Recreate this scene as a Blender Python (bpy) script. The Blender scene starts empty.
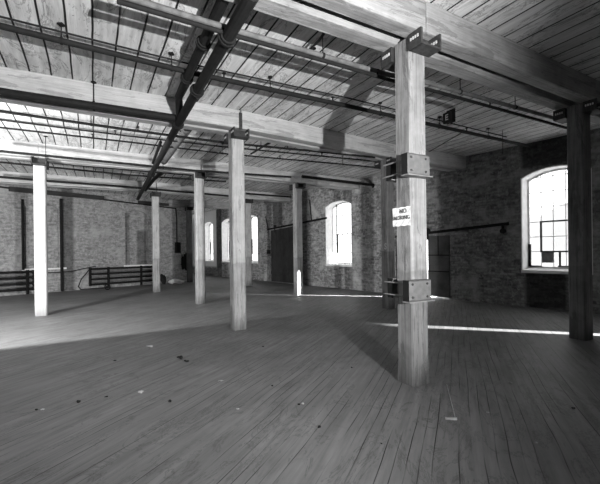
import bpy, bmesh, math, random
from mathutils import Vector, Matrix
random.seed(7)
S = bpy.context.scene
C = S.collection
R = math.radians
CAM_H, F, CX, HOR, ROLL = 1.5, 368.0, 298.0, 251.5, 0.0122
U = Vector((.8755, .4832, 0)); V = Vector((-.4832, .8755, 0)); Z = Vector((0, 0, 1))
BEAM, CEIL = 3.85, 4.20

def hor(px): return HOR - ROLL*(px-CX)
def at(px, py, z):
    d = F*(CAM_H-z)/(py-hor(px))
    return Vector(((px-CX)*d/F, d, z))
def uv(u, v, z=0): return U*u + V*v + Z*z

# ------------------------------------------------------------------ materials
def mat(name):
    m = bpy.data.materials.new(name); m.use_nodes = True
    nt = m.node_tree; b = nt.nodes['Principled BSDF']
    return m, nt, b
def N(nt, t, **k):
    n = nt.nodes.new(t)
    for a, v in k.items():
        if a.startswith('_'): n.inputs[a[1:].replace('_', ' ')].default_value = v
        else: setattr(n, a, v)
    return n
def g(v): return (v, v, v, 1)
def coords(nt, scale=(1, 1, 1), rot=(0, 0, 0), loc=(0, 0, 0)):
    tc = N(nt, 'ShaderNodeTexCoord'); mp = N(nt, 'ShaderNodeMapping')
    mp.inputs['Scale'].default_value = scale; mp.inputs['Rotation'].default_value = rot; mp.inputs['Location'].default_value = loc
    nt.links.new(tc.outputs['Object'], mp.inputs['Vector']); return mp.outputs['Vector']
def noise(nt, vec, scale, detail=4, rough=.6, lo=.3, hi=.7, a=0, b=1, dist=0):
    n = N(nt, 'ShaderNodeTexNoise', _Scale=scale, _Detail=detail, _Roughness=rough, _Distortion=dist)
    nt.links.new(vec, n.inputs['Vector'])
    return rng(nt, n.outputs['Fac'], lo, hi, a, b)
def rng(nt, val, lo, hi, a, b):
    r = N(nt, 'ShaderNodeMapRange'); r.inputs[1].default_value = lo; r.inputs[2].default_value = hi
    r.inputs[3].default_value = a; r.inputs[4].default_value = b
    nt.links.new(val, r.inputs[0]); return r.outputs[0]
def math_(nt, op, a, b):
    m = N(nt, 'ShaderNodeMath', operation=op)
    for i, x in enumerate((a, b)):
        if x is None: continue
        if isinstance(x, (int, float)): m.inputs[i].default_value = x
        else: nt.links.new(x, m.inputs[i])
    return m.outputs[0]
def lerp(nt, f, a, b):
    d = N(nt, 'ShaderNodeMix', data_type='FLOAT')
    for i, x in ((0, f), (2, a), (3, b)):
        if isinstance(x, (int, float)): d.inputs[i].default_value = x
        else: nt.links.new(x, d.inputs[i])
    return d.outputs[0]
def finish(nt, b, val, rough=.8, bump=None, bs=.3, bd=.01, spec=.3):
    nt.links.new(val, b.inputs['Base Color'])
    b.inputs['Roughness'].default_value = rough
    b.inputs['Specular IOR Level'].default_value = spec
    if bump is not None:
        bn = N(nt, 'ShaderNodeBump', _Strength=bs, _Distance=bd)
        nt.links.new(bump, bn.inputs['Height']); nt.links.new(bn.outputs[0], b.inputs['Normal'])
def simple(name, v, rough=.7, var=.25, scale=12, metal=0):
    m, nt, b = mat(name)
    n = noise(nt, coords(nt), scale, 4, .6, .3, .7, v*(1-var), v*(1+var))
    finish(nt, b, n, rough, n, .15, .01, .3 if v > .05 else .08); b.inputs['Metallic'].default_value = metal
    return m

def timber(name, base, dado=None, dado_v=.2, along=2, dirt=.5, sc=1.):
    """painted and worn timber, grain along a local axis; an old darker painted dado below `dado` metres"""
    m, nt, b = mat(name)
    s = [24*sc, 24*sc, 24*sc]; s[along] = .55*sc
    v = coords(nt, s); o = coords(nt)
    grain = noise(nt, v, 1.3, 6, .65, .3, .72, 0, 1)
    blot = noise(nt, o, 2.6, 5, .65, .42, .68, 0, 1)
    s2 = [30, 30, 30]; s2[along] = 1.2
    fine = noise(nt, coords(nt, s2), 1.5, 3, .6, .58, .68, 0, 1)
    val = lerp(nt, grain, base*(1-.55*dirt), base*1.12)
    val = math_(nt, 'MULTIPLY', val, rng(nt, blot, 0, 1, 1, 1-.45*dirt))
    val = math_(nt, 'MULTIPLY', val, rng(nt, fine, 0, 1, 1, 1-.5*dirt))
    if dirt >= .4:
        sc3 = [6, 6, 6]; sc3[along] = .8
        pn = N(nt, 'ShaderNodeTexNoise', _Scale=1.1, _Detail=7, _Roughness=.7, _Distortion=.8); nt.links.new(coords(nt, sc3), pn.inputs['Vector'])
        edge = math_(nt, 'ABSOLUTE', math_(nt, 'SUBTRACT', pn.outputs['Fac'], .57), None)
        val = math_(nt, 'MULTIPLY', val, rng(nt, edge, 0, .018, .55, 1))
        val = math_(nt, 'MULTIPLY', val, rng(nt, pn.outputs['Fac'], .57, .6, 1, .72))
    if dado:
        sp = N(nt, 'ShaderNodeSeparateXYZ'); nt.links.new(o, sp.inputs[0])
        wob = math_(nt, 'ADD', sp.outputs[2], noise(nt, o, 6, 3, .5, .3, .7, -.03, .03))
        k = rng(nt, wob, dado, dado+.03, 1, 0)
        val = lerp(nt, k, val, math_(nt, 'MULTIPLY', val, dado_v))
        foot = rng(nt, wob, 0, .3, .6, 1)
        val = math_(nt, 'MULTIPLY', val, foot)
    finish(nt, b, val, .8, grain, .35, .01); return m

def brick_mat(name, c1, c2, mortar, wash=.25, washv=.45, bands=(), zones=(), rough_patch=.5):
    m, nt, b = mat(name)
    tc = N(nt, 'ShaderNodeTexCoord'); sp = N(nt, 'ShaderNodeSeparateXYZ'); nt.links.new(tc.outputs['Object'], sp.inputs[0])
    cb = N(nt, 'ShaderNodeCombineXYZ')
    xy = math_(nt, 'ADD', sp.outputs[0], sp.outputs[1])
    nt.links.new(xy, cb.inputs[0]); nt.links.new(sp.outputs[2], cb.inputs[1])
    br = N(nt, 'ShaderNodeTexBrick', _Scale=1.0); br.offset = .5
    for k, v in (('Color1', g(c1)), ('Color2', g(c2)), ('Mortar', g(mortar)), ('Mortar Size', .008), ('Brick Width', .21), ('Row Height', .072), ('Bias', 0.0)):
        br.inputs[k].default_value = v
    nt.links.new(cb.outputs[0], br.inputs['Vector'])
    o = tc.outputs['Object']
    val = math_(nt, 'MULTIPLY', br.outputs['Color'], noise(nt, o, 9, 6, .75, .3, .7, .45, 1.5))
    w = noise(nt, o, 1.1, 8, .72, .5, .62, 0, wash)
    w2 = noise(nt, o, 6.5, 6, .8, .52, .6, 0, wash)
    val = lerp(nt, math_(nt, 'MAXIMUM', w, w2), val, washv)
    for (x0, x1, z0, z1, mult) in bands:       # dark and pale bands: x range, z range, factor
        kx = math_(nt, 'MULTIPLY', rng(nt, sp.outputs[0], x0-.05, x0+.05, 0, 1), rng(nt, sp.outputs[0], x1-.05, x1+.05, 1, 0))
        kz = math_(nt, 'MULTIPLY', rng(nt, sp.outputs[2], z0-.05, z0+.05, 0, 1), rng(nt, sp.outputs[2], z1-.05, z1+.05, 1, 0))
        k = math_(nt, 'MULTIPLY', kx, kz)
        val = lerp(nt, k, val, math_(nt, 'MULTIPLY', val, mult) if mult < 3 else washv*1.5)
    for (x0, x1, f0, f1) in zones:              # brickwork whose paint gradually wears off along the wall
        val = math_(nt, 'MULTIPLY', val, rng(nt, sp.outputs[0], x0, x1, f0, f1))
    finish(nt, b, val, .9, math_(nt, 'ADD', math_(nt, 'MULTIPLY', br.outputs['Fac'], -.6), noise(nt, o, 25, 4, .7, .3, .7, 0, .8)), .5, .012)
    return m

def plank_mat(name, ang, width, length, base, var, gap, gapw, worn, rough=.75, bumps=.3, gapn=.1):
    m, nt, b = mat(name)
    rv = coords(nt, rot=(0, 0, -ang))
    wob = noise(nt, rv, .8, 2, .5, .3, .7, -.012, .012)
    wv = N(nt, 'ShaderNodeVectorMath', operation='ADD'); cb = N(nt, 'ShaderNodeCombineXYZ')
    nt.links.new(wob, cb.inputs[1]); nt.links.new(rv, wv.inputs[0]); nt.links.new(cb.outputs[0], wv.inputs[1])
    br = N(nt, 'ShaderNodeTexBrick', _Scale=1.0); br.offset = .37; br.offset_frequency = 2
    for k, v in (('Color1', g(base*(1-var))), ('Color2', g(base*(1+var))), ('Mortar', g(base)), ('Mortar Size', gapw), ('Mortar Smooth', .2), ('Brick Width', length), ('Row Height', width)):
        br.inputs[k].default_value = v
    nt.links.new(wv.outputs[0], br.inputs['Vector'])
    st = N(nt, 'ShaderNodeMapping'); st.inputs['Scale'].default_value = (.7, 9, 1); nt.links.new(rv, st.inputs['Vector'])
    grain = noise(nt, st.outputs[0], 1.6, 6, .65, .3, .7, .72, 1.22)
    gm = noise(nt, st.outputs[0], .9, 3, .6, .5-gapn, .64-gapn, 0, 1)
    gapmask = math_(nt, 'MULTIPLY', br.outputs['Fac'], gm)
    val = math_(nt, 'MULTIPLY', br.outputs['Color'], grain)
    st2 = N(nt, 'ShaderNodeMapping'); st2.inputs['Scale'].default_value = (1, 2.6, 1); nt.links.new(rv, st2.inputs['Vector'])
    p = noise(nt, st2.outputs[0], 1.5, 8, .75, .55, .66, 0, worn, 1.2)
    val = lerp(nt, p, val, math_(nt, 'MULTIPLY', val, .45))
    pn = N(nt, 'ShaderNodeTexNoise', _Scale=1.3, _Detail=8, _Roughness=.72, _Distortion=1.0); nt.links.new(st2.outputs[0], pn.inputs['Vector'])
    edge = math_(nt, 'ABSOLUTE', math_(nt, 'SUBTRACT', pn.outputs['Fac'], .55), None)
    val = math_(nt, 'MULTIPLY', val, rng(nt, edge, 0, .02, 1-worn*1.1, 1))
    blot = noise(nt, coords(nt), .6, 4, .6, .35, .65, .82, 1.15)
    val = math_(nt, 'MULTIPLY', val, blot)
    val = lerp(nt, gapmask, val, gap)
    finish(nt, b, val, rough, math_(nt, 'MULTIPLY', gapmask, -1), bumps, .01, .35)
    return m, nt, b, rv, val

M = {}
M['iron'] = simple('black_iron', .015, .55)
M['iron_light'] = simple('grey_painted_iron', .17, .6)
M['plate'] = simple('rusty_iron_plate', .05, .6, .35, 20)
M['channel'] = simple('grey_steel_channel', .13, .55, .2, 15)
M['pipe'] = simple('dark_pipe', .018, .6)
M['pipe_pale'] = simple('whitewashed_pipe', .12, .7, .4, 9)
M['bolt'] = simple('pale_bolt', .6, .5)
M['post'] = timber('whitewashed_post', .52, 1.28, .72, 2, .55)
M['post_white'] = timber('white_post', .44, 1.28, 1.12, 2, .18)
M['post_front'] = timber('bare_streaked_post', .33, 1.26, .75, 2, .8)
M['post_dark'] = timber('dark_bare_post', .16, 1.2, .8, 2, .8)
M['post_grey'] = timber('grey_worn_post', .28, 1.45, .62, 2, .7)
M['beam'] = timber('whitewashed_beam', .52, None, 1, 0, .45)
M['beam_bare'] = timber('worn_beam', .36, None, 1, 0, .6)
M['beam_dark'] = timber('dark_timber', .05, None, 1, 0, .6)  # plain dark tone for the timbers along the left wall top
M['white'] = simple('white_plaster', .82, .9, .1, 6)
M['frame'] = simple('white_window_frame', .75, .7, .1, 6)
M['frame_dark'] = simple('dark_window_sash', .05, .6)
M['door'] = timber('dark_door_boards', .05, None, 1, 2, .7)
M['door_grey'] = simple('grey_sheet_door', .075, .8, .35, 3)
M['paper'] = simple('paper', .85, .9, .06, 30)
M['ink'] = simple('ink', .12, .9)
M['junk_dark'] = simple('dark_litter', .02, .8)
M['junk_pale'] = simple('pale_litter', .38, .8)
M['wood_bit'] = simple('splintered_wood', .35, .8)
M['hill'] = simple('hazy_hillside', .42, 1, .25, .05)
M['floor'], *_ = plank_mat('worn_floorboards', R(66.6), .085, 60, .165, .07, .012, .004, .35, .6, .25, .06)
M['ceil'], *_ = plank_mat('peeling_ceiling_planks', R(118.9), .27, 60, .66, .05, .01, .013, .6, .85, .4, .2)
m, nt, b = mat('window_glass')
nt.nodes.remove(b); out = nt.nodes['Material Output']
tr = N(nt, 'ShaderNodeBsdfTransparent'); tr.inputs[0].default_value = g(.95)
gl = N(nt, 'ShaderNodeBsdfGlossy'); gl.inputs['Roughness'].default_value = .1
mx = N(nt, 'ShaderNodeMixShader'); mx.inputs[0].default_value = .06
nt.links.new(tr.outputs[0], mx.inputs[1]); nt.links.new(gl.outputs[0], mx.inputs[2]); nt.links.new(mx.outputs[0], out.inputs[0])
M['glass'] = m

# ------------------------------------------------------------------ geometry helpers
class MB:
    def __init__(s): s.bm = bmesh.new()
    def hexa(s, p):
        v = [s.bm.verts.new(q) for q in p]
        for f in ((0, 3, 2, 1), (4, 5, 6, 7), (0, 1, 5, 4), (1, 2, 6, 5), (2, 3, 7, 6), (3, 0, 4, 7)): s.bm.faces.new([v[i] for i in f])
        return s
    def box(s, x0, x1, y0, y1, z0, z1):
        return s.hexa([(x0, y0, z0), (x1, y0, z0), (x1, y1, z0), (x0, y1, z0), (x0, y0, z1), (x1, y0, z1), (x1, y1, z1), (x0, y1, z1)])
    def prism(s, pts, n):                     # polygon (3D points) extruded by vector n
        n = Vector(n); a = [s.bm.verts.new(p) for p in pts]; b = [s.bm.verts.new(Vector(p)+n) for p in pts]
        k = len(pts); s.bm.faces.new(a[::-1]); s.bm.faces.new(b)
        for i in range(k): s.bm.faces.new((a[i], a[(i+1) % k], b[(i+1) % k], b[i]))
        return s
    def tube(s, pts, r, seg=10):
        pts = [Vector(p) for p in pts]
        for i in range(len(pts)-1):
            a, b = pts[i], pts[i+1]; d = b-a
            if d.length < 1e-6: continue
            q = d.to_track_quat('Z', 'Y').to_matrix().to_4x4()
            bmesh.ops.create_cone(s.bm, cap_ends=True, segments=seg, radius1=r, radius2=r, depth=d.length, matrix=Matrix.Translation((a+b)/2) @ q)
            if i: bmesh.ops.create_icosphere(s.bm, subdivisions=2, radius=r*1.02, matrix=Matrix.Translation(a))
        return s
    def ball(s, c, r, sub=2, sc=(1, 1, 1)):
        bmesh.ops.create_icosphere(s.bm, subdivisions=sub, radius=r, matrix=Matrix.Translation(c) @ Matrix.Diagonal((*sc, 1))); return s
    def out(s, name, m, parent=None, loc=None, rz=None, smooth=False, bevel=0):
        bmesh.ops.recalc_face_normals(s.bm, faces=s.bm.faces)
        me = bpy.data.meshes.new(name); s.bm.to_mesh(me); s.bm.free()
        me.materials.append(m)
        if smooth:
            for f in me.polygons: f.use_smooth = True
        o = bpy.data.objects.new(name, me); C.objects.link(o)
        if parent: o.parent = parent
        if loc is not None: o.location = loc
        if rz is not None: o.rotation_euler.z = rz
        if bevel:
            md = o.modifiers.new('bevel', 'BEVEL'); md.width = bevel; md.segments = 2; md.limit_method = 'ANGLE'
        return o
def tag(o, label, cat, group=None):
    o['label'] = label; o['category'] = cat
    if group: o['group'] = group
    return o
def empty(name, loc=(0, 0, 0), rz=0):
    o = bpy.data.objects.new(name, None); C.objects.link(o); o.location = loc; o.rotation_euler.z = rz; o.empty_display_size = .2; return o
def struct(o): o['kind'] = 'structure'; return o

# ------------------------------------------------------------------ room shell
A_R = math.atan2(-.78, .625); A_L = math.atan2(.764, .645)
RO = Vector((-2.55, 20, 0)); RD = Vector((math.cos(A_R), math.sin(A_R), 0)); RN = Vector((-RD.y, RD.x, 0))
LO = Vector((-10.05, 14.4, 0)); LD = Vector((math.cos(A_L), math.sin(A_L), 0)); LN = Vector((-LD.y, LD.x, 0))
def arc(x0, x1, zs, rise, n=10):
    w = (x1-x0)/2; rad = (w*w+rise*rise)/(2*rise); c = (x0+x1)/2; zc = zs+rise-rad
    pts = []
    for i in range(n+1):
        x = x0+(x1-x0)*i/n; pts.append((x, zc+math.sqrt(max(rad*rad-(x-c)**2, 0))))
    return pts
def wall(name, x0, x1, th, ops, m, loc, rz, h=CEIL):
    """ops: (a, b, z0, zspring, rise)"""
    mb = MB(); x = x0
    for a, b_, z0, zs, rise in sorted(ops):
        if a > x: mb.box(x, a, 0, th, 0, h)
        if z0 > 0: mb.box(a, b_, 0, th, 0, z0)
        if rise:
            p = arc(a, b_, zs, rise)
            for (xa, za), (xb, zb) in zip(p, p[1:]): mb.prism([(xa, 0, za), (xb, 0, zb), (xb, 0, h), (xa, 0, h)], (0, th, 0))
        else: mb.box(a, b_, 0, th, zs, h)
        x = b_
    if x < x1: mb.box(x, x1, 0, th, 0, h)
    return struct(mb.out(name, m, loc=loc, rz=rz))

W = [(-6.03, -4.56), (-3.4, -1.93), (-.77, .70), (5.95, 7.42), (13.37, 14.85)]
SILL, SPR, RISE = .93, 3.32, .2
SLIT2 = (9.9, 11.35, .02, 1.92, 0); SLIT1 = (18.6, 20.4, .02, 2.1, 0)
bands_r = [(13.45, 14.35, 0, SILL-.02, .22), (13.40, 14.6, 3.55, 4.3, .25), (7.0, 7.45, 0, 4.3, .55), (7.9, 8.5, 0, 4.3, .5), (4.35, 4.75, 0, 4.3, .45),
           (2.1, 2.9, 2.75, 4.3, .35), (-4.1, -3.45, .5, 4.3, .3), (-9, -4.15, .6, 4.3, 9), (-9, -3.4, 0, .5, .5)]
M['brick_r'] = brick_mat('sooty_brick_right', .15, .40, .24, .7, .6, bands_r, [(7.4, 10.0, 1.0, .55)])
wall('wall_right', -8.1, 23.1, .5, [(a, b_, SILL, SPR, RISE) for a, b_ in W]+[SLIT2, SLIT1], M['brick_r'], RO, A_R)
BL = [(-.55, .61), (3.29, 4.37)]
bands_l = [(-4, 9, 0, 4.3, .9), (.72, 1.15, 0, 4.3, .42), (3.9, 4.37, .9, 2.6, .5), (3.3, 3.55, 1, 3.4, .6)]
M['brick_l'] = brick_mat('whitewashed_brick_left', .24, .42, .30, .7, .5, bands_l)
wall('wall_left', -3.0, 6.7, .5, [(a, b_, .97, 3.35, .18) for a, b_ in BL], M['brick_l'], LO, A_L)
pl0 = LO+LD*-3.0; pl1 = LO+LD*6.7; pr0 = RO+RD*-8.1; pr1 = RO+RD*23.1
rear_l = uv(-12, -4)
M['brick_x'] = brick_mat('plain_brick', .20, .30, .24, .5, .45)
def wall_between(name, p, q, ops=()):
    d = q-p; return wall(name, 0, d.length, .4, list(ops), M['brick_x'], p, math.atan2(d.y, d.x))
wall_between('wall_back', pl1, pr0)
wall_between('wall_side', rear_l, pl0)
rr = pr1; dr = (rear_l-rr).length                                  # rear wall, right to left
def ru(u): return (rr.dot(U)-u)
wall_between('wall_rear', rr, rear_l, [(ru(-7.4), ru(-10.9), 1.69, 3.04, 0)])
poly = [rear_l, pl0, pl1, pr0, pr1]
cen = sum(poly, Vector())/5
big = [p+(p-cen).normalized()*.6 for p in poly]
struct(MB().prism([(p.x, p.y, -.15) for p in big], (0, 0, .15)).out('floor', M['floor']))
struct(MB().prism([(p.x, p.y, CEIL) for p in big], (0, 0, .12)).out('ceiling', M['ceil']))

def textmesh(s, size, name, m, parent, loc, rot, bold=0):
    cu = bpy.data.curves.new(name, 'FONT'); cu.body = s; cu.size = size; cu.align_x = 'CENTER'; cu.extrude = .0008; cu.offset = bold
    to = bpy.data.objects.new(name, cu); C.objects.link(to)
    me = bpy.data.meshes.new_from_object(to.evaluated_get(bpy.context.evaluated_depsgraph_get()))
    bpy.data.objects.remove(to)
    me.materials.clear(); me.materials.append(m)
    o = bpy.data.objects.new(name, me); C.objects.link(o); o.parent = parent; o.location = loc; o.rotation_euler = rot; return o

# ------------------------------------------------------------------ windows
def window(n, a, b_, special=False):
    e = struct(empty('window_%d' % n, RO, A_R))
    p = arc(a, b_, SPR, RISE); t = .025
    mb = MB()
    mb.box(a-.001, a+t, -.012, .5, SILL, SPR+.01); mb.box(b_-t, b_+.001, -.012, .5, SILL, SPR+.01)
    for (xa, za), (xb, zb) in zip(p, p[1:]): mb.prism([(xa, -.012, za-t), (xb, -.012, zb-t), (xb, -.012, zb), (xa, -.012, za)], (0, .5, 0))
    mb.out('reveal', M['white'], e)
    MB().hexa([(a, -.04, SILL-.05), (b_, -.04, SILL-.05), (b_, .45, SILL-.02), (a, .45, SILL-.02), (a, -.04, SILL+.02), (b_, -.04, SILL+.02), (b_, .45, SILL+.07), (a, .45, SILL+.07)]).out('sill', M['white'], e)
    fy0, fy1 = .36, .42; w = .045
    x0, x1, z0 = a+t, b_-t, SILL+.06
    q = arc(x0, x1, SPR-t, RISE)
    mb = MB().box(x0, x0+w, fy0, fy1, z0, SPR).box(x1-w, x1, fy0, fy1, z0, SPR).box(x0, x1, fy0, fy1, z0, z0+w)
    for (xa, za), (xb, zb) in zip(q, q[1:]): mb.prism([(xa, fy0, za-w), (xb, fy0, zb-w), (xb, fy0, zb), (xa, fy0, za)], (0, fy1-fy0, 0))
    mb.out('frame', M['frame'], e)
    gx0, gx1 = x0+w, x1-w; mt = .009
    mb = MB()
    for i in range(1, 5): x = gx0+(gx1-gx0)*i/5; mb.box(x-mt, x+mt, fy0+.01, fy1-.02, z0+w, SPR+RISE-.09)
    for k in range(1, 7): z = z0+w+.385*k; mb.box(gx0, gx1, fy0+.01, fy1-.02, z-mt, z+mt)
    mb.out('muntins', M['frame'], e)
    MB().prism([(x, .385, z) for x, z in [(gx0, z0+w), (gx1, z0+w)]+[(x, z-w) for x, z in q[::-1]]], (0, .006, 0)).out('pane', M['glass'], e)
    c = [gx0+(gx1-gx0)*i/5 for i in range(6)]; r = [z0+w+.385*k for k in range(7)]
    def ring(nm, xa, xb, za, zb, k, m):
        MB().box(xa, xb, fy0-.03, fy0+.01, za-k, za+k).box(xa, xb, fy0-.03, fy0+.01, zb-k, zb+k).box(xa-k, xa+k, fy0-.03, fy0+.01, za-k, zb+k).box(xb-k, xb+k, fy0-.03, fy0+.01, za-k, zb+k).out(nm, m, e)
    ring('hopper_sash', c[1], c[4], r[1], r[3], .015 if not special else .02, M['frame_dark'])
    if special:
        MB().box(c[0]-.03, c[0]+.03, fy0-.02, fy0+.01, r[0], r[1]+.2).box(c[0], c[1], fy0-.02, fy0+.01, r[0]-.01, r[0]+.025).box(c[2]+.12, c[2]+.16, fy0-.03, fy0+.01, r[0], r[1]).box(c[2]+.1, c[4], fy0-.03, fy0+.01, r[0], r[0]+.03).out('bottom_rail', M['frame_dark'], e)
        MB().box(c[1]+.01, c[2]-.01, fy0, fy0+.02, r[0]+.1, r[1]-.02).out('patched_pane', M['iron_light'], e)
    else:
        MB().tube([(c[1]-.02, fy0-.04, z0), (c[1]-.02, fy0-.04, SPR+.12)], .022).out('sash_bar', M['frame_dark'], e)
    return e
for i, (a, b_) in enumerate(W): window(i+1, a, b_, i == 4)
for i, (a, b_) in enumerate(BL):
    e = struct(empty('window_%d' % (i+6), LO, A_L))
    p = arc(a, b_, 3.35, .18)
    MB().prism([(x, .14, z) for x, z in [(a, .97), (b_, .97)]+p[::-1]], (0, .2, 0)).out('brick_infill', M['brick_l'], e)
    MB().box(a-.08, b_+.25, -.05, .16, .90, .97).out('sill', M['white'], e)

# ------------------------------------------------------------------ posts
POST = {'A': (411.8, 4.20), 'H': (580, 6.1), 'B': (237.5, 7.2), 'G': (388, 9.55), 'C': (41, 9.1), 'E': (200, 10.9), 'D': (298, 12.85), 'F': (156, 14.25), 'I': (248, 16.5), 'J': (189.5, 18.9)}
POS = {k: Vector(((x-CX)*d/F, d, 0)) for k, (x, d) in POST.items()}
PM = dict(A='post_front', H='post_dark', B='post', G='post_grey', C='post_white', E='post', D='post', F='post', I='post', J='post_grey')
PL = dict(A='largest foreground timber post with streaked bare wood and four clamped steel channels',
          H='dark timber post at the right edge, partly covering the nearest window',
          B='pale whitewashed timber post in the centre, with a darker painted lower third',
          G='grey timber post just behind the left side of the big foreground post',
          C='bright white square timber post at far left before a bricked-up window',
          E='pale timber post left of the centre post, standing behind it',
          D='slim timber post with sunlit foot in front of the dark sliding door',
          F='small pale timber post before the right end of the radiator coil',
          I='thin distant timber post just right of and behind the centre post',
          J='farthest grey timber post at the end of the left brick wall')
AU = math.atan2(U.y, U.x)
def bracket(parent, side, m, near):
    """cast iron bracket on one flank of the post: two upright flanges on a bottom plate"""
    a, b_ = sorted((side*.13, side*.31)); z0, z1 = BEAM-.175, BEAM-.004
    o = MB().box(-.15, -.125, a, b_, z0, z1).box(.135, .16, a, b_, z0, z1).box(-.135, .135, a, b_, z0, z0+.02).box(-.135, .135, *sorted((side*.13, side*.155)), z0+.02, z1).out('bracket', m, parent)
    if not near: return
    for k in range(4):
        y = side*(.17+.032*k)
        for x in (-.15, .135): MB().box(x-.008, x+.001, y-.009, y+.009, z0+.085, z0+.115).out('bolt', M['bolt'], o)
def channel(parent, side, zc):
    y0, y1 = side*.13, side*.215; a, b_ = sorted((y0, y1)); w0, w1 = sorted((side*.205, side*.215)); x0, x1, h = (-.27 if side < 0 else -.17), .06, .112
    o = MB().box(x0, x1, w0, w1, zc-h, zc+h).box(x0, x1, a, b_, zc-h, zc-h+.012).box(x0, x1, a, b_, zc+h-.012, zc+h).out('channel', M['channel'], parent)
    MB().box(x0-.004, x0, a, b_, zc-h, zc+h).out('end_shade', M['iron'], o)  # dark cap standing in for the shade inside the open channel end
    s = side*.217
    for x in (x0+.05, x1-.06):
        for z in (zc-.07, zc+.07): MB().ball((x, s, z), .014).out('rivet', M['plate'], o)
    if side < 0:
        MB().box(x0-.01, x1+.03, -.235, -.13, zc-h-.014, zc-h).out('lip', M['iron_light'], o)
for k, p in POS.items():
    e = tag(empty('timber_post', p, AU), PL[k], 'post', 'square timber posts carrying the beams')
    w = .128; c = .025
    oc = [(-w+c, -w), (w-c, -w), (w, -w+c), (w, w-c), (w-c, w), (-w+c, w), (-w, w-c), (-w, -w+c)]
    mb = MB(); lv = [0, .25, .8, 1.6, 2.4, 3.2, BEAM]
    rings = []
    for j, z in enumerate(lv):
        f = 1.06 if (k == 'A' and j == 0) else 1.0 - .004*j
        rings.append([mb.bm.verts.new((x*f, y*f, z)) for x, y in oc])
    for r0, r1 in zip(rings, rings[1:]):
        for i in range(8): mb.bm.faces.new((r0[i], r0[(i+1) % 8], r1[(i+1) % 8], r1[i]))
    mb.bm.faces.new(rings[0][::-1]); mb.bm.faces.new(rings[-1])
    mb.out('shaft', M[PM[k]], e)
    bracket(e, -1, M['plate'], k in 'ABGH'); bracket(e, 1, M['plate'], k in 'ABGH')
    if k == 'A':
        for zc in (2.42, 1.065):
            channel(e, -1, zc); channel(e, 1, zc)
            for dz in (-.07, .07): MB().tube([(-.2, -.23, zc+dz), (-.2, .23, zc+dz)], .009, 8).out('tie_rod', M['iron_light'], e)

# ------------------------------------------------------------------ beams (paired timbers)
def hit_right(p, d):
    t = (RO-p).dot(RN)/d.dot(RN); return p+d*t
def hit_left(p, d):
    t = (LO-p).dot(LN)/d.dot(LN); return p+d*t
pos = POS
rows = [
 ('first', [pos['A']-U*4.3, pos['A'], pos['H'], 'R'], ['upper left edge', 'big foreground post', 'dark right-edge post', 'right brick wall'], 'beam_bare'),
 ('second', [pos['B']-U*3.9, pos['B'], pos['G'], 'R'], ['left edge', 'pale centre post', 'grey post behind the foreground one', 'right brick wall'], 'beam'),
 ('third', [pos['C']-U*3.0, pos['C'], pos['E'], pos['D'], 'R'], ['left edge', 'bright white left post', 'pale post left of centre', 'slim sunlit post', 'right brick wall'], 'beam'),
 ('fourth', ['L', pos['F'], pos['I'], 'R'], ['left brick wall', 'small post by the radiator', 'thin distant post', 'right brick wall'], 'beam'),
 ('fifth', ['L2', pos['J'], 'R'], ['left wall corner', 'farthest grey post', 'right brick wall'], 'beam_bare'),
]
T = [(-.25, -.06, 'nearer'), (.07, .28, 'farther')]
for rname, pts, desc, mk in rows:
    for i in range(len(pts)-1):
        a, b_ = pts[i], pts[i+1]
        d = U
        if isinstance(a, Vector) and isinstance(b_, Vector): d = (b_-a).normalized()
        n = Vector((-d.y, d.x, 0))
        for v0, v1, which in T:
            if rname == 'fifth' and which == 'nearer' and a == 'L2': continue
            off = n*(v0+v1)/2
            q = (hit_right(a+off, d)+d*.1) if b_ == 'R' else b_+off
            p = (hit_left(b_+off, d)) if a == 'L' else (b_+off-d*1.0 if a == 'L2' else a+off)
            L = (q-p).length; ang = math.atan2(d.y, d.x); w = (v1-v0)/2
            s = random.uniform(-.01, .01)
            o = MB().box(.004, L-.004, -w, w, BEAM+.0, CEIL-.001).out('timber_girder', M[mk], loc=p, rz=ang, bevel=.012)
            tag(o, '%s paired timber, %s to %s' % (which, desc[i], desc[i+1]), 'beam', '%s row of ceiling beams' % rname)
# iron strap where the two spans of the second row meet over the centre post
MB().box(-.03, .03, -.275, -.253, BEAM-.02, CEIL-.06).out('joint_strap', M['plate'], tag(empty('beam_strap', pos['B']+Vector((0, 0, 0)), AU), 'dark iron strap on the beam joint above the pale centre post', 'strap'))

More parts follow.
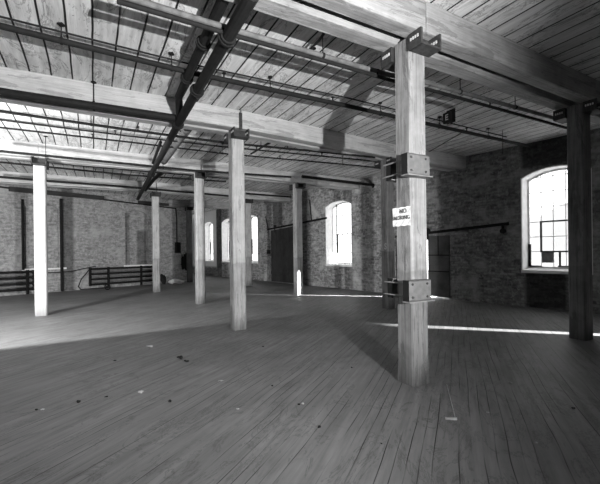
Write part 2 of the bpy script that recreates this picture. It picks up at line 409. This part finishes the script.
# ------------------------------------------------------------------ pipes
def pipe(name, pts, r, m, label, cat='pipe', hang=(), heads=(), group=None, rings=()):
    """pts: world points; hang: fractions with a ceiling hanger; heads: fractions with a sprinkler head"""
    pts = [Vector(p) for p in pts]
    e = tag(empty(name, pts[0]), label, cat, group)
    q = [p-pts[0] for p in pts]
    MB().tube(q, r, 12).out('tube', m, e, smooth=False)
    tot = [0]
    for a, b_ in zip(q, q[1:]): tot.append(tot[-1]+(b_-a).length)
    def P(f):
        s = f*tot[-1]
        for i in range(len(q)-1):
            if s <= tot[i+1]+1e-6: return q[i].lerp(q[i+1], (s-tot[i])/(tot[i+1]-tot[i])), (q[i+1]-q[i]).normalized()
    for f in hang:
        c, d = P(f); h = CEIL-(c.z+pts[0].z)
        mb = MB().tube([c+Vector((0, 0, r)), c+Vector((0, 0, h))], .007, 6).tube([c-d*.015, c+d*.015], r*1.25, 10)
        mb.box(c.x-.03, c.x+.03, c.y-.03, c.y+.03, c.z+h-.02, c.z+h-.001)
        mb.out('hanger', M['iron'], e)
    for f in rings:
        c, d = P(f); MB().tube([c-d*.05, c+d*.05], r*1.3, 16).tube([c-d*.015, c+d*.015], r*1.5, 16).out('coupling', m, e)
    for f in heads:
        c, d = P(f)
        MB().tube([c, c+Vector((0, 0, r+.05))], .012, 8).tube([c+Vector((0, 0, r+.05)), c+Vector((0, 0, r+.06))], .03, 8).out('sprinkler', M['iron'], e)
    return e
z1, z2, z3, z4 = 4.0, 3.82, 3.85, 3.95
pipe('sprinkler_pipe', [at(-30, 18, z1), at(12, 28, z1), at(195, 73, z1), at(345, 105, z1), at(394, 116, z1), at(530, 146, z1)], .036, M['pipe'],
     'long dark sprinkler pipe running from top left behind the foreground post to the right wall', hang=(.08, .2, .34, .55, .7, .85), heads=(.27, .45, .62, .78))
pipe('conduit', [at(-35, 7, 4.1), at(188, 63, 4.1), at(350, 98, 4.1), at(508, 137, 4.1)], .012, M['pipe'], 'thin dark conduit close above the long top-left sprinkler pipe')
pipe('steam_pipe', [at(-40, 85, z2), at(12, 93.5, z2), at(130, 111, z2), at(183, 119, z2)], .062, M['pipe'], 'thick dark pipe in front of the second beam at left', hang=(.55,))
pipe('sprinkler_pipe', [at(-20, 108, z3), at(130, 129.8, z3), at(229, 143, z3), at(350, 154.4, z3), at(376, 157.5, z3)], .026, M['pipe'], 'uppermost of three thin pipes just behind the second beam', hang=(.2, .38, .62), heads=(.3, .7))
pipe('sprinkler_pipe', [at(-20, 117, z4), at(130, 136, z4), at(227, 147, z4), at(380, 161.5, z4)], .018, M['pipe'], 'middle of three thin pipes just behind the second beam', heads=(.25, .6, .8), hang=(.4,))
pipe('sprinkler_pipe', [at(-20, 125, z4), at(130, 142, z4), at(227, 153.8, z4), at(350, 164.8, z4), at(382, 168, z4)], .02, M['pipe'], 'lowest of three thin pipes just behind the second beam', heads=(.2, .66), hang=(.5, .86))
pipe('branch_pipe', [at(252, 154, z4), at(268, 144.5, z4), at(279, 138.5, z4), at(279, 133, 4.05)], .022, M['pipe'], 'short elbowed branch pipe just right of the centre post head')
pipe('sprinkler_main', [at(256, -6, 3.76), at(231.5, 35, 3.76), at(182, 120, 3.76), at(138.6, 199, 3.76)], .066, M['pipe'], 'thickest dark main pipe slanting from the top centre down to the left', rings=(.055, .16, .27, .6))
e = pipe('return_main', [at(229, -6, 3.95), at(213, 28, 3.95), at(194, 67.5, 3.95), at(180.5, 97, 3.95), at(181.5, 117, 3.80)], .058, M['pipe'], 'dark main pipe left of the thickest one, bent down at its end', rings=(.3, .62))
pipe('steam_pipe', [at(189, 129, 4.0), at(165, 162, 4.0)], .075, M['pipe_pale'], 'pale whitewashed pipe right of the thick main, behind the second beam')
pipe('branch_pipe', [at(164, 172, 3.9), at(155, 179, 3.9), at(146, 190, 3.8)], .06, M['pipe'], 'dark branch pipe beside the far end of the thick main')
pipe('branch_pipe', [at(162, 142, 3.95), at(154, 163, 3.95)], .035, M['pipe'], 'short dark pipe left of the thick main, above the third beam')
pipe('feed_pipe', [at(120, -6, z3), at(230, 28, z3), at(350, 63, z3), at(388, 74, z3), at(430, 83, z3), at(566, 121, z3)], .030, M['pipe_pale'], 'pale feed pipe behind the first beam, upper of its close pair', hang=(.3, .62, .8))
pipe('feed_pipe', [at(120, 1, 3.78), at(232, 34, 3.78), at(350, 67.5, 3.78), at(392, 80, 3.78), at(440, 92, 3.78), at(568, 128, 3.78)], .024, M['pipe'], 'dark feed pipe behind the first beam, lower of its close pair', heads=(.4, .7))
pipe('wall_pipe', [at(-15, 149.5, 3.75), at(130, 164, 3.75), at(195, 170.5, 3.75), at(292, 177, 3.75)], .03, M['pipe'], 'dark pipe along the front of the third beam, left half', hang=(.15, .5))
pipe('wall_pipe', [at(303, 176.5, 3.87), at(374, 185, 3.87), at(374.5, 194, 3.62)], .05, M['pipe'], 'dark thick pipe ending in a downward elbow above the middle window')
pipe('sprinkler_pipe', [at(-20, 155, z4), at(130, 170, z4), at(192, 175, z4), at(290, 183.5, z4)], .028, M['pipe'], 'upper of two thin pipes between the third and fourth beams', heads=(.3, .5, .8))
pipe('sprinkler_pipe', [at(-20, 160, z4), at(130, 175, z4), at(227, 181.5, z4)], .028, M['pipe'], 'lower of two thin pipes between the third and fourth beams', heads=(.4, .6))
pipe('steam_pipe', [at(-10, 176, 3.82), at(49, 181, 3.82), at(130, 187, 3.82), at(229, 196, 3.82)], .035, M['pipe'], 'dark pipe in front of the fourth beam')
pipe('sprinkler_pipe', [at(247, 193.5, 3.85), at(292, 197, 3.85)], .035, M['pipe'], 'short far pipe between the thin distant post and the dark door')
pipe('cross_pipe', [at(466, 131, 4.08), at(430, 152, 4.08)], .01, M['pipe'], 'thin stub conduit on the ceiling right of the foreground post')
pipe('drop_conduit', [at(318, 12, 4.05), at(331, 27, 4.05), at(322, 40, 4.05), at(309, 53, 4.05), at(318, 48, 4.12)], .016, M['pipe'], 'bent dark conduit on the first beam at the top centre')
# hanging wire near the right wall
w0 = at(504, 137, 4.02); pipe('hanging_wire', [w0+Vector((0, 0, .15)), w0+Vector((0, 0, -.38))], .006, M['iron'], 'short wire hanging below the right end of the long sprinkler pipe', 'wire', heads=())
# small lit-sign box
p = at(449, 117, 4.02)
e = tag(empty('sign_box', p, AU-math.pi/2), 'small black ceiling sign with pale letter E, right of the foreground post', 'sign')
MB().box(-.085, .075, -.02, .04, -.11, .085).out('housing', M['iron'], e)
MB().box(-.10, .09, .10, .115, -.10, .16).box(-.02, .0, .03, .11, .06, .09).out('back_plate', M['iron'], e)
textmesh('E', .15, 'lettering', M['junk_pale'], e, (0, -.0215, -.06), (R(90), 0, 0), .002)

# left wall services
def lw(t, y, z): return LO+LD*t-LN*y+Z*z
def rw(s, y, z): return RO+RD*s-RN*y+Z*z
pipe('wall_pipe', [lw(-2.5, .06, 4.02), lw(-.83, .06, 3.97), lw(3.5, .06, 3.85), lw(5.85, .06, 3.78), lw(5.9, .06, 3.3), lw(5.9, .06, 2.05)], .03, M['pipe'], 'dark pipe along the top of the left wall, dropping near its end')
tag(MB().box(0, .22, -.1, .1, 0, .55).out('switch_box', M['iron'], loc=lw(5.8, .11, 1.5), rz=A_L), 'narrow black switch box below the dropping pipe on the left wall', 'switch box')
pipe('down_pipe', [lw(.68, .09, 3.75), lw(.68, .09, .02)], .055, M['iron'], 'dark vertical downpipe on the left wall right of the white post')
pipe('down_pipe', [lw(-.6, .06, 3.6), lw(-.6, .06, .93)], .04, M['iron'], 'dark vertical pipe at the left edge of the leftmost bricked-up window')
tag(MB().box(0, 3.3, 0, .2, 0, .16).out('wall_plate', M['beam_dark'], loc=lw(-1.0, .2, 3.86), rz=A_L), 'dark timber along the top of the left wall', 'timber')
tag(MB().box(0, 1.5, 0, .2, 0, .12).out('wall_plate', M['beam_dark'], loc=lw(3.9, .2, 3.86), rz=A_L), 'dark short timber above the small post by the radiator', 'timber')
def radiator(t0, t1, label, brs):
    e = tag(empty('pipe_radiator', lw(t0, .14, 0), A_L), label, 'radiator', 'pipe coil radiators on the left wall')
    L = t1-t0
    for k in range(7):
        z = .2+.11*k; MB().tube([(0, 0, z), (L, 0, z)], .044, 10).out('pipe', M['iron_light'] if k % 2 else M['pipe'], e)
    for x in (0, L): MB().box(x-.04, x+.04, -.05, .05, .14, .92).out('header', M['iron'], e)
    for x in brs: MB().box(x-.045, x+.045, -.09, -.04, .02, .93).out('bracket', M['iron'], e)
    return e
radiator(1.72, 4.75, 'black pipe coil radiator under the right bricked-up window', (.72, 2.2))
radiator(-2.6, -.3, 'black pipe coil radiator cut by the left picture edge', (2.1,))
pipe('steam_hose', [lw(1.72, .14, .88), lw(1.35, .2, .45), lw(1.22, .25, .16), lw(1.3, .3, .04), lw(1.9, .3, .04), lw(2.5, .3, .04)], .02, M['pipe'], 'thin bent pipe looping to the floor left of the right radiator')
pipe('steam_pipe', [lw(-.25, .14, .80), lw(.5, .14, .78), lw(1.0, .14, .80), lw(1.72, .14, .94), lw(1.95, .14, .97)], .016, M['pipe'], 'thin pipe on the left wall linking the two radiators')
p = at(107, 290, .0)
e = tag(empty('iron_valve', p), 'small black wheel-like valve lying on the floor before the right radiator', 'valve')
mb = MB()
for k in range(10):
    a, b_ = k*math.tau/10, (k+1)*math.tau/10
    mb.tube([(math.cos(a)*.11, 0, .13+math.sin(a)*.11), (math.cos(b_)*.11, 0, .13+math.sin(b_)*.11)], .022, 8)
mb.out('wheel', M['iron'], e); MB().tube([(0, -.06, .13), (0, .06, .13)], .05).box(-.1, .1, -.012, .012, .12, .14).out('hub', M['iron'], e)
# litter heap and hanging rags near the end of the left wall
def blob(name, c, s, m, label, cat, seed=0, group=None, bits=5):
    rnd = random.Random(seed); mb = MB()
    for i in range(bits):
        q = Vector((rnd.uniform(-1, 1)*s[0]*.6, rnd.uniform(-1, 1)*s[1]*.6, s[2]*rnd.uniform(.35, .6)))
        bmesh.ops.create_icosphere(mb.bm, subdivisions=2, radius=1, matrix=Matrix.Translation(q) @ Matrix.Rotation(rnd.uniform(0, 6), 4, 'Z') @ Matrix.Diagonal((s[0]*rnd.uniform(.35, .55), s[1]*rnd.uniform(.35, .55), s[2]*rnd.uniform(.3, .45), 1)))
    for v in mb.bm.verts: v.co += Vector((rnd.uniform(-1, 1)*s[0], rnd.uniform(-1, 1)*s[1], rnd.uniform(-1, 1)*s[2]))*.1
    zm = min(v.co.z for v in mb.bm.verts)
    for v in mb.bm.verts: v.co.z -= zm
    return tag(mb.out(name, m, loc=c), label, cat, group)
blob('rubbish_heap', at(163, 284.5, 0), (.22, .2, .55), M['junk_dark'], 'black heap of rubbish right of the small post by the radiator', 'rubbish', 1)
blob('sun_strip_mounds', at(175, 284, 0), (.4, .14, .22), M['white'], 'white rubble standing for a strip of sunlight at the end of the left wall', 'mounds', 2, bits=8)  # white mounds stand in for a bright strip of sun on the floor
e = blob('hanging_coat', lw(6.25, .12, .55), (.2, .1, .95), M['junk_dark'], 'dark cloth hanging on the left wall beside the farthest post', 'cloth', 3, bits=9)

# ------------------------------------------------------------------ right wall: sliding doors and tracks
def local_box(x0, x1, y0, y1, z0, z1, name, m, parent): return MB().box(x0, x1, -y1, -y0, z0, z1).out(name, m, parent)
e = struct(empty('door_1', RO, A_R))
mb = MB(); n = 9; x0, x1 = 2.08, 4.42
for i in range(n):
    a = x0+(x1-x0)*i/n; b_ = a+(x1-x0)/n-.012; za, zb = 2.56+.055*(a-x0), 2.56+.055*(b_-x0)
    mb.prism([(a, -.06, .04), (b_, -.06, .04), (b_, -.06, zb), (a, -.06, za)], (0, -.05, 0))
mb.out('door_leaf', M['door'], e)
MB().box(x0, x1, -.135, -.11, .4, .55).box(x0, x1, -.135, -.11, 1.9, 2.05).out('door_batten', M['door'], e)
def track(s0, z0, s1, z1, label, rollers):
    e = tag(empty('door_track', rw(s0, .09, z0), A_R), label, 'door track')
    L = s1-s0; dz = z1-z0
    MB().hexa([(0, -.02, -.04), (L, -.02, dz-.04), (L, .02, dz-.04), (0, .02, -.04), (0, -.02, .04), (L, -.02, dz+.04), (L, .02, dz+.04), (0, .02, .04)]).out('rail', M['iron'], e)
    for r in rollers:
        z = dz*(r/L); MB().tube([(r, -.045, z+.07), (r, -.02, z+.07)], .08, 14).box(r-.03, r+.03, -.05, -.04, z-.22, z+.1).out('roller', M['iron'], e)
    return e
track(1.75, 2.63, 6.1, 2.87, 'sloping iron rail of the dark sliding door, reaching the middle window', (.7, 2.3))
track(9.5, 1.96, 13.1, 2.17, 'sloping iron rail of the grey sliding door right of the foreground post', (1.25,))
e = struct(empty('door_2', RO, A_R))
for x0, x1 in ((9.5, 10.55), (10.72, 11.42)):
    o = MB().box(x0, x1, -.08, -.03, .05, 1.93).out('door_leaf', M['door_grey'], e)
    MB().box(x0, x1, -.088, -.081, 1.32, 1.35).box(x0, x1, -.088, -.081, .82, .85).box((x0+x1)/2-.012, (x0+x1)/2+.012, -.088, -.081, 1.35, 1.93).out('seam', M['iron'], o)
e = struct(empty('unseen_slit_door', RO, A_R))  # unseen leaves added off frame; their gap shapes the long sun strip
for x0, x1 in ((18.5, 18.97), (19.25, 20.5)): MB().box(x0, x1, -.06, -.01, .02, 2.15).out('door_leaf', M['door_grey'], e)
pipe('counterweight_cord', [rw(1.55, .06, 3.3), rw(1.78, .06, 2.62)], .022, M['iron'], 'slanting iron strap on the wall left of the dark sliding door', 'strap')
e = pipe('counterweight_cord', [rw(1.80, .06, 2.6), rw(1.84, .06, 1.62)], .01, M['iron'], 'thin cord with a small weight left of the dark sliding door', 'cord')
MB().box(-.09, .09, -.05, .05, -1.2, -1.0).out('weight', M['iron'], e)
pipe('wall_conduit', [rw(5.0, .05, 3.75), rw(5.1, .05, 2.85)], .022, M['iron'], 'thin vertical conduit on the wall between dark door and middle window')
e = tag(empty('pulley', rw(12.95, .08, 2.0), A_R), 'small pulley hanging from the right end of the grey door rail', 'pulley')
MB().tube([(0, -.03, -.02), (0, .03, -.02)], .07, 14).out('wheel', M['iron'], e); MB().box(-.02, .02, -.04, .04, -.03, .17).out('strap', M['iron'], e)

# ------------------------------------------------------------------ notice on the foreground post
# it faces -U on the left face of the post
e = tag(empty('paper_notice', pos['A']-U*.134+Z*1.88, AU-math.pi/2), 'white paper no-smoking notice pasted on the left face of the foreground post', 'notice')
# local frame: x runs along -V (right as seen), y points to +U
mb = MB()
nx, nz = 6, 5; W0, W1, H0, H1 = -.15, .125, -.11, .10
vs = [[mb.bm.verts.new((W0+(W1-W0)*i/nx, -.004-.006*abs(math.sin(i*1.7+j)), H0+(H1-H0)*j/nz+.006*(i % 2)*(j in (0, nz)))) for i in range(nx+1)] for j in range(nz+1)]
for j in range(nz):
    for i in range(nx): mb.bm.faces.new((vs[j][i], vs[j][i+1], vs[j+1][i+1], vs[j+1][i]))
mb.out('sheet', M['paper'], e)
textmesh('NO', .07, 'lettering', M['ink'], e, (.02, -.014, .035), (R(90), 0, 0), .001)
textmesh('SMOKING', .062, 'lettering', M['ink'], e, (-.015, -.014, -.035), (R(90), 0, 0), .001)
# chalked letter on the post behind
e = tag(empty('painted_letter', pos['G']-U*.1335+Z*1.53, AU-math.pi/2), 'faint white letter S marked on the grey post behind the foreground one', 'marking')
textmesh('S', .22, 'letter', M['junk_pale'], e, (.06, -.003, .0), (R(90), 0, 0), .004)

# ------------------------------------------------------------------ litter on the floor
lit = [
 ((177, 359), (.10, .06, .06), 'junk_dark', 'larger of two black lumps on the floor below the centre post, left', 'lump'),
 ((185, 362), (.06, .035, .035), 'junk_dark', 'smaller black lump just right of the larger one on the floor', 'lump'),
 ((148, 347), (.09, .04, .03), 'junk_pale', 'pale scrap at the edge of the shadow, left of the black lumps', 'scrap'),
 ((219, 381), (.05, .02, .012), 'junk_pale', 'small white paper scrap below and right of the black lumps', 'scrap'),
 ((270, 386), (.022, .022, .02), 'junk_dark', 'small dark pellet on the floor below the centre post', 'pellet'),
 ((168, 402), (.025, .035, .03), 'junk_dark', 'small dark chip on the floor straight below the black lumps', 'chip'),
 ((139, 393), (.04, .03, .03), 'junk_pale', 'crumpled pale scrap in the left foreground', 'scrap'),
 ((77, 403), (.04, .03, .035), 'junk_dark', 'dark crumpled scrap in the left foreground', 'scrap'),
 ((41, 410), (.03, .02, .02), 'junk_pale', 'pale chip nearest the left picture edge', 'chip'),
 ((34, 410), (.03, .025, .02), 'junk_dark', 'dark chip beside the pale chip at the left picture edge', 'chip'),
 ((114, 361), (.03, .02, .02), 'junk_dark', 'tiny dark chip just inside the shadow at left', 'chip'),
 ((105, 397), (.03, .02, .015), 'junk_dark', 'tiny dark chip right of the dark crumpled scrap', 'chip'),
 ((301, 404), (.022, .018, .02), 'junk_pale', 'small white chip on the floor left of the foreground post', 'chip'),
 ((297, 405), (.018, .016, .02), 'junk_dark', 'small black chip touching the white chip on the floor', 'chip'),
 ((317, 428), (.03, .02, .025), 'junk_dark', 'dark curled leaf near the bottom centre', 'leaf'),
 ((350, 368), (.025, .02, .02), 'junk_dark', 'dark chip by the shadow of the foreground post', 'chip'),
 ((379, 444), (.012, .012, .01), 'junk_dark', 'tiny dark crumb right of the curled leaf', 'crumb'),
 ((508, 383), (.05, .03, .02), 'wood_bit', 'pale wood flake in the right foreground', 'flake'),
 ((486, 413), (.03, .015, .015), 'wood_bit', 'small flake right of the splinter on the floor', 'flake'),
 ((534, 443), (.02, .02, .015), 'wood_bit', 'small flake nearest the bottom right', 'flake'),
 ((572, 409), (.03, .03, .02), 'junk_dark', 'dark crumb nearest the right picture edge', 'crumb'),
 ((262, 347), (.03, .02, .02), 'junk_dark', 'dark chip on the floor right of the centre post foot', 'chip'),
 ((236, 409), (.03, .015, .012), 'wood_bit', 'pale flake on the floor below the white paper scrap', 'flake'),
]
for i, ((x, y), s, m, lab, cat) in enumerate(lit):
    s = tuple(.75*q for q in s)
    blob({'leaf': 'dry_leaf', 'scrap': 'paper_scrap', 'chip': 'wood_chip', 'flake': 'wood_flake'}.get(cat, 'debris_'+cat), at(x, y, 0), s, M[m], lab, cat, 20+i, bits=4)
p = at(450, 419, .0)
e = tag(empty('wood_splinter', p, R(5)), 'bent pale wood splinter on the floor right of the foreground post', 'splinter')
MB().hexa([(-.06, 0, 0), (.03, -.03, 0), (.04, -.012, 0), (-.055, .02, 0), (-.06, 0, .012), (.03, -.03, .018), (.04, -.012, .018), (-.055, .02, .012)]).out('chip', M['wood_bit'], e)
p2 = at(452.5, 386, .0)-p
MB().tube([(.03, 0, .008), (p2.x, p2.y, .008)], .004, 6).out('sliver', M['wood_bit'], e)

# ------------------------------------------------------------------ outside
c = rw(14.5, -60, -6)
mb = MB(); rnd = random.Random(4); prev = None
for side in (0,):
    xs = [-42+1.8*i for i in range(29)]
    top = [14.0+2.2*math.sin(i*.55)+rnd.uniform(-.6, .6) for i in range(29)]
    for i in range(28):
        a, b_ = xs[i], xs[i+1]
        mb.hexa([(a, 0, 0), (b_, 0, 0), (b_, 40, 0), (a, 40, 0), (a, 6, top[i]), (b_, 6, top[i+1]), (b_, 30, top[i+1]*1.1), (a, 30, top[i]*1.1)])
tag(mb.out('hillside', M['hill'], loc=(c.x, c.y, -6), rz=A_R), 'hazy pale hillside seen through the windows in the right wall', 'hill')

# ------------------------------------------------------------------ light
wd = bpy.data.worlds.new('world'); S.world = wd; wd.use_nodes = True
bg = wd.node_tree.nodes['Background']; bg.inputs[0].default_value = (1, 1, 1, 1); bg.inputs[1].default_value = 3.4
def spot(name, loc, target, energy, angle, blend, rad):
    l = bpy.data.lights.new(name, 'SPOT'); l.energy = energy; l.spot_size = R(angle); l.spot_blend = blend; l.shadow_soft_size = rad
    o = bpy.data.objects.new(name, l); C.objects.link(o); o.location = loc
    o.rotation_euler = (Vector(target)-Vector(loc)).to_track_quat('-Z', 'Y').to_euler(); return o
def area(name, loc, target, energy, sx, sy):
    l = bpy.data.lights.new(name, 'AREA'); l.shape = 'RECTANGLE'; l.size = sx; l.size_y = sy; l.energy = energy
    o = bpy.data.objects.new(name, l); C.objects.link(o); o.location = loc
    o.rotation_euler = (Vector(target)-Vector(loc)).to_track_quat('-Z', 'Y').to_euler(); return o
# photographer's flood lamp behind and right of the camera
spot('flood_lamp', (1.85, -.6, 1.7), (-3.2, 8, 3.5), 3300, 94, 1.0, .03)
# second flood lamp on a stand beyond the left picture edge, below the second beam, facing along the bays
spot('bay_flood', (-6.65, 4.65, 2.3), Vector((-6.65, 4.65, 2.3))+V*2, 1900, 176, .02, .12)
# spots standing in for low sun, through gaps added in the right-wall doors
s1 = rw(19.11, 0, 0); d1 = Vector((.954, -.3, 0)); spot('sun_stand_in', s1+d1*6+Z*3.3, s1+Z*.9, 120000, 30, .1, .04)
s2 = rw(10.635, 0, 0); d2 = (s2-(pos['D']+Vector((.16, -.12, 0)))).normalized(); spot('sun_stand_in', s2+d2*3+Z*2.4, s2+Z*.95, 120000, 60, .1, .03)
# weak fill lamp added in the unseen room behind the camera
area('rear_fill', uv(-3, -3.5, 2.6), uv(0, 9, 3.8), 12, 5, 1.6)

# ------------------------------------------------------------------ camera
cam = bpy.data.cameras.new('camera'); co = bpy.data.objects.new('camera', cam); C.objects.link(co)
co.location = (0, 0, CAM_H); co.rotation_euler = (Matrix.Rotation(R(90), 3, 'X') @ Matrix.Rotation(-ROLL, 3, 'Z')).to_euler()
cam.sensor_width = 36; cam.lens = 36*F/600; cam.shift_x = (300-CX)/600; cam.shift_y = (HOR-242)/600; cam.clip_end = 300
S.camera = co
vs_ = S.view_settings; vs_.view_transform = 'Standard'; vs_.look = 'None'; vs_.exposure = 0; vs_.gamma = 1; vs_.use_curve_mapping = False
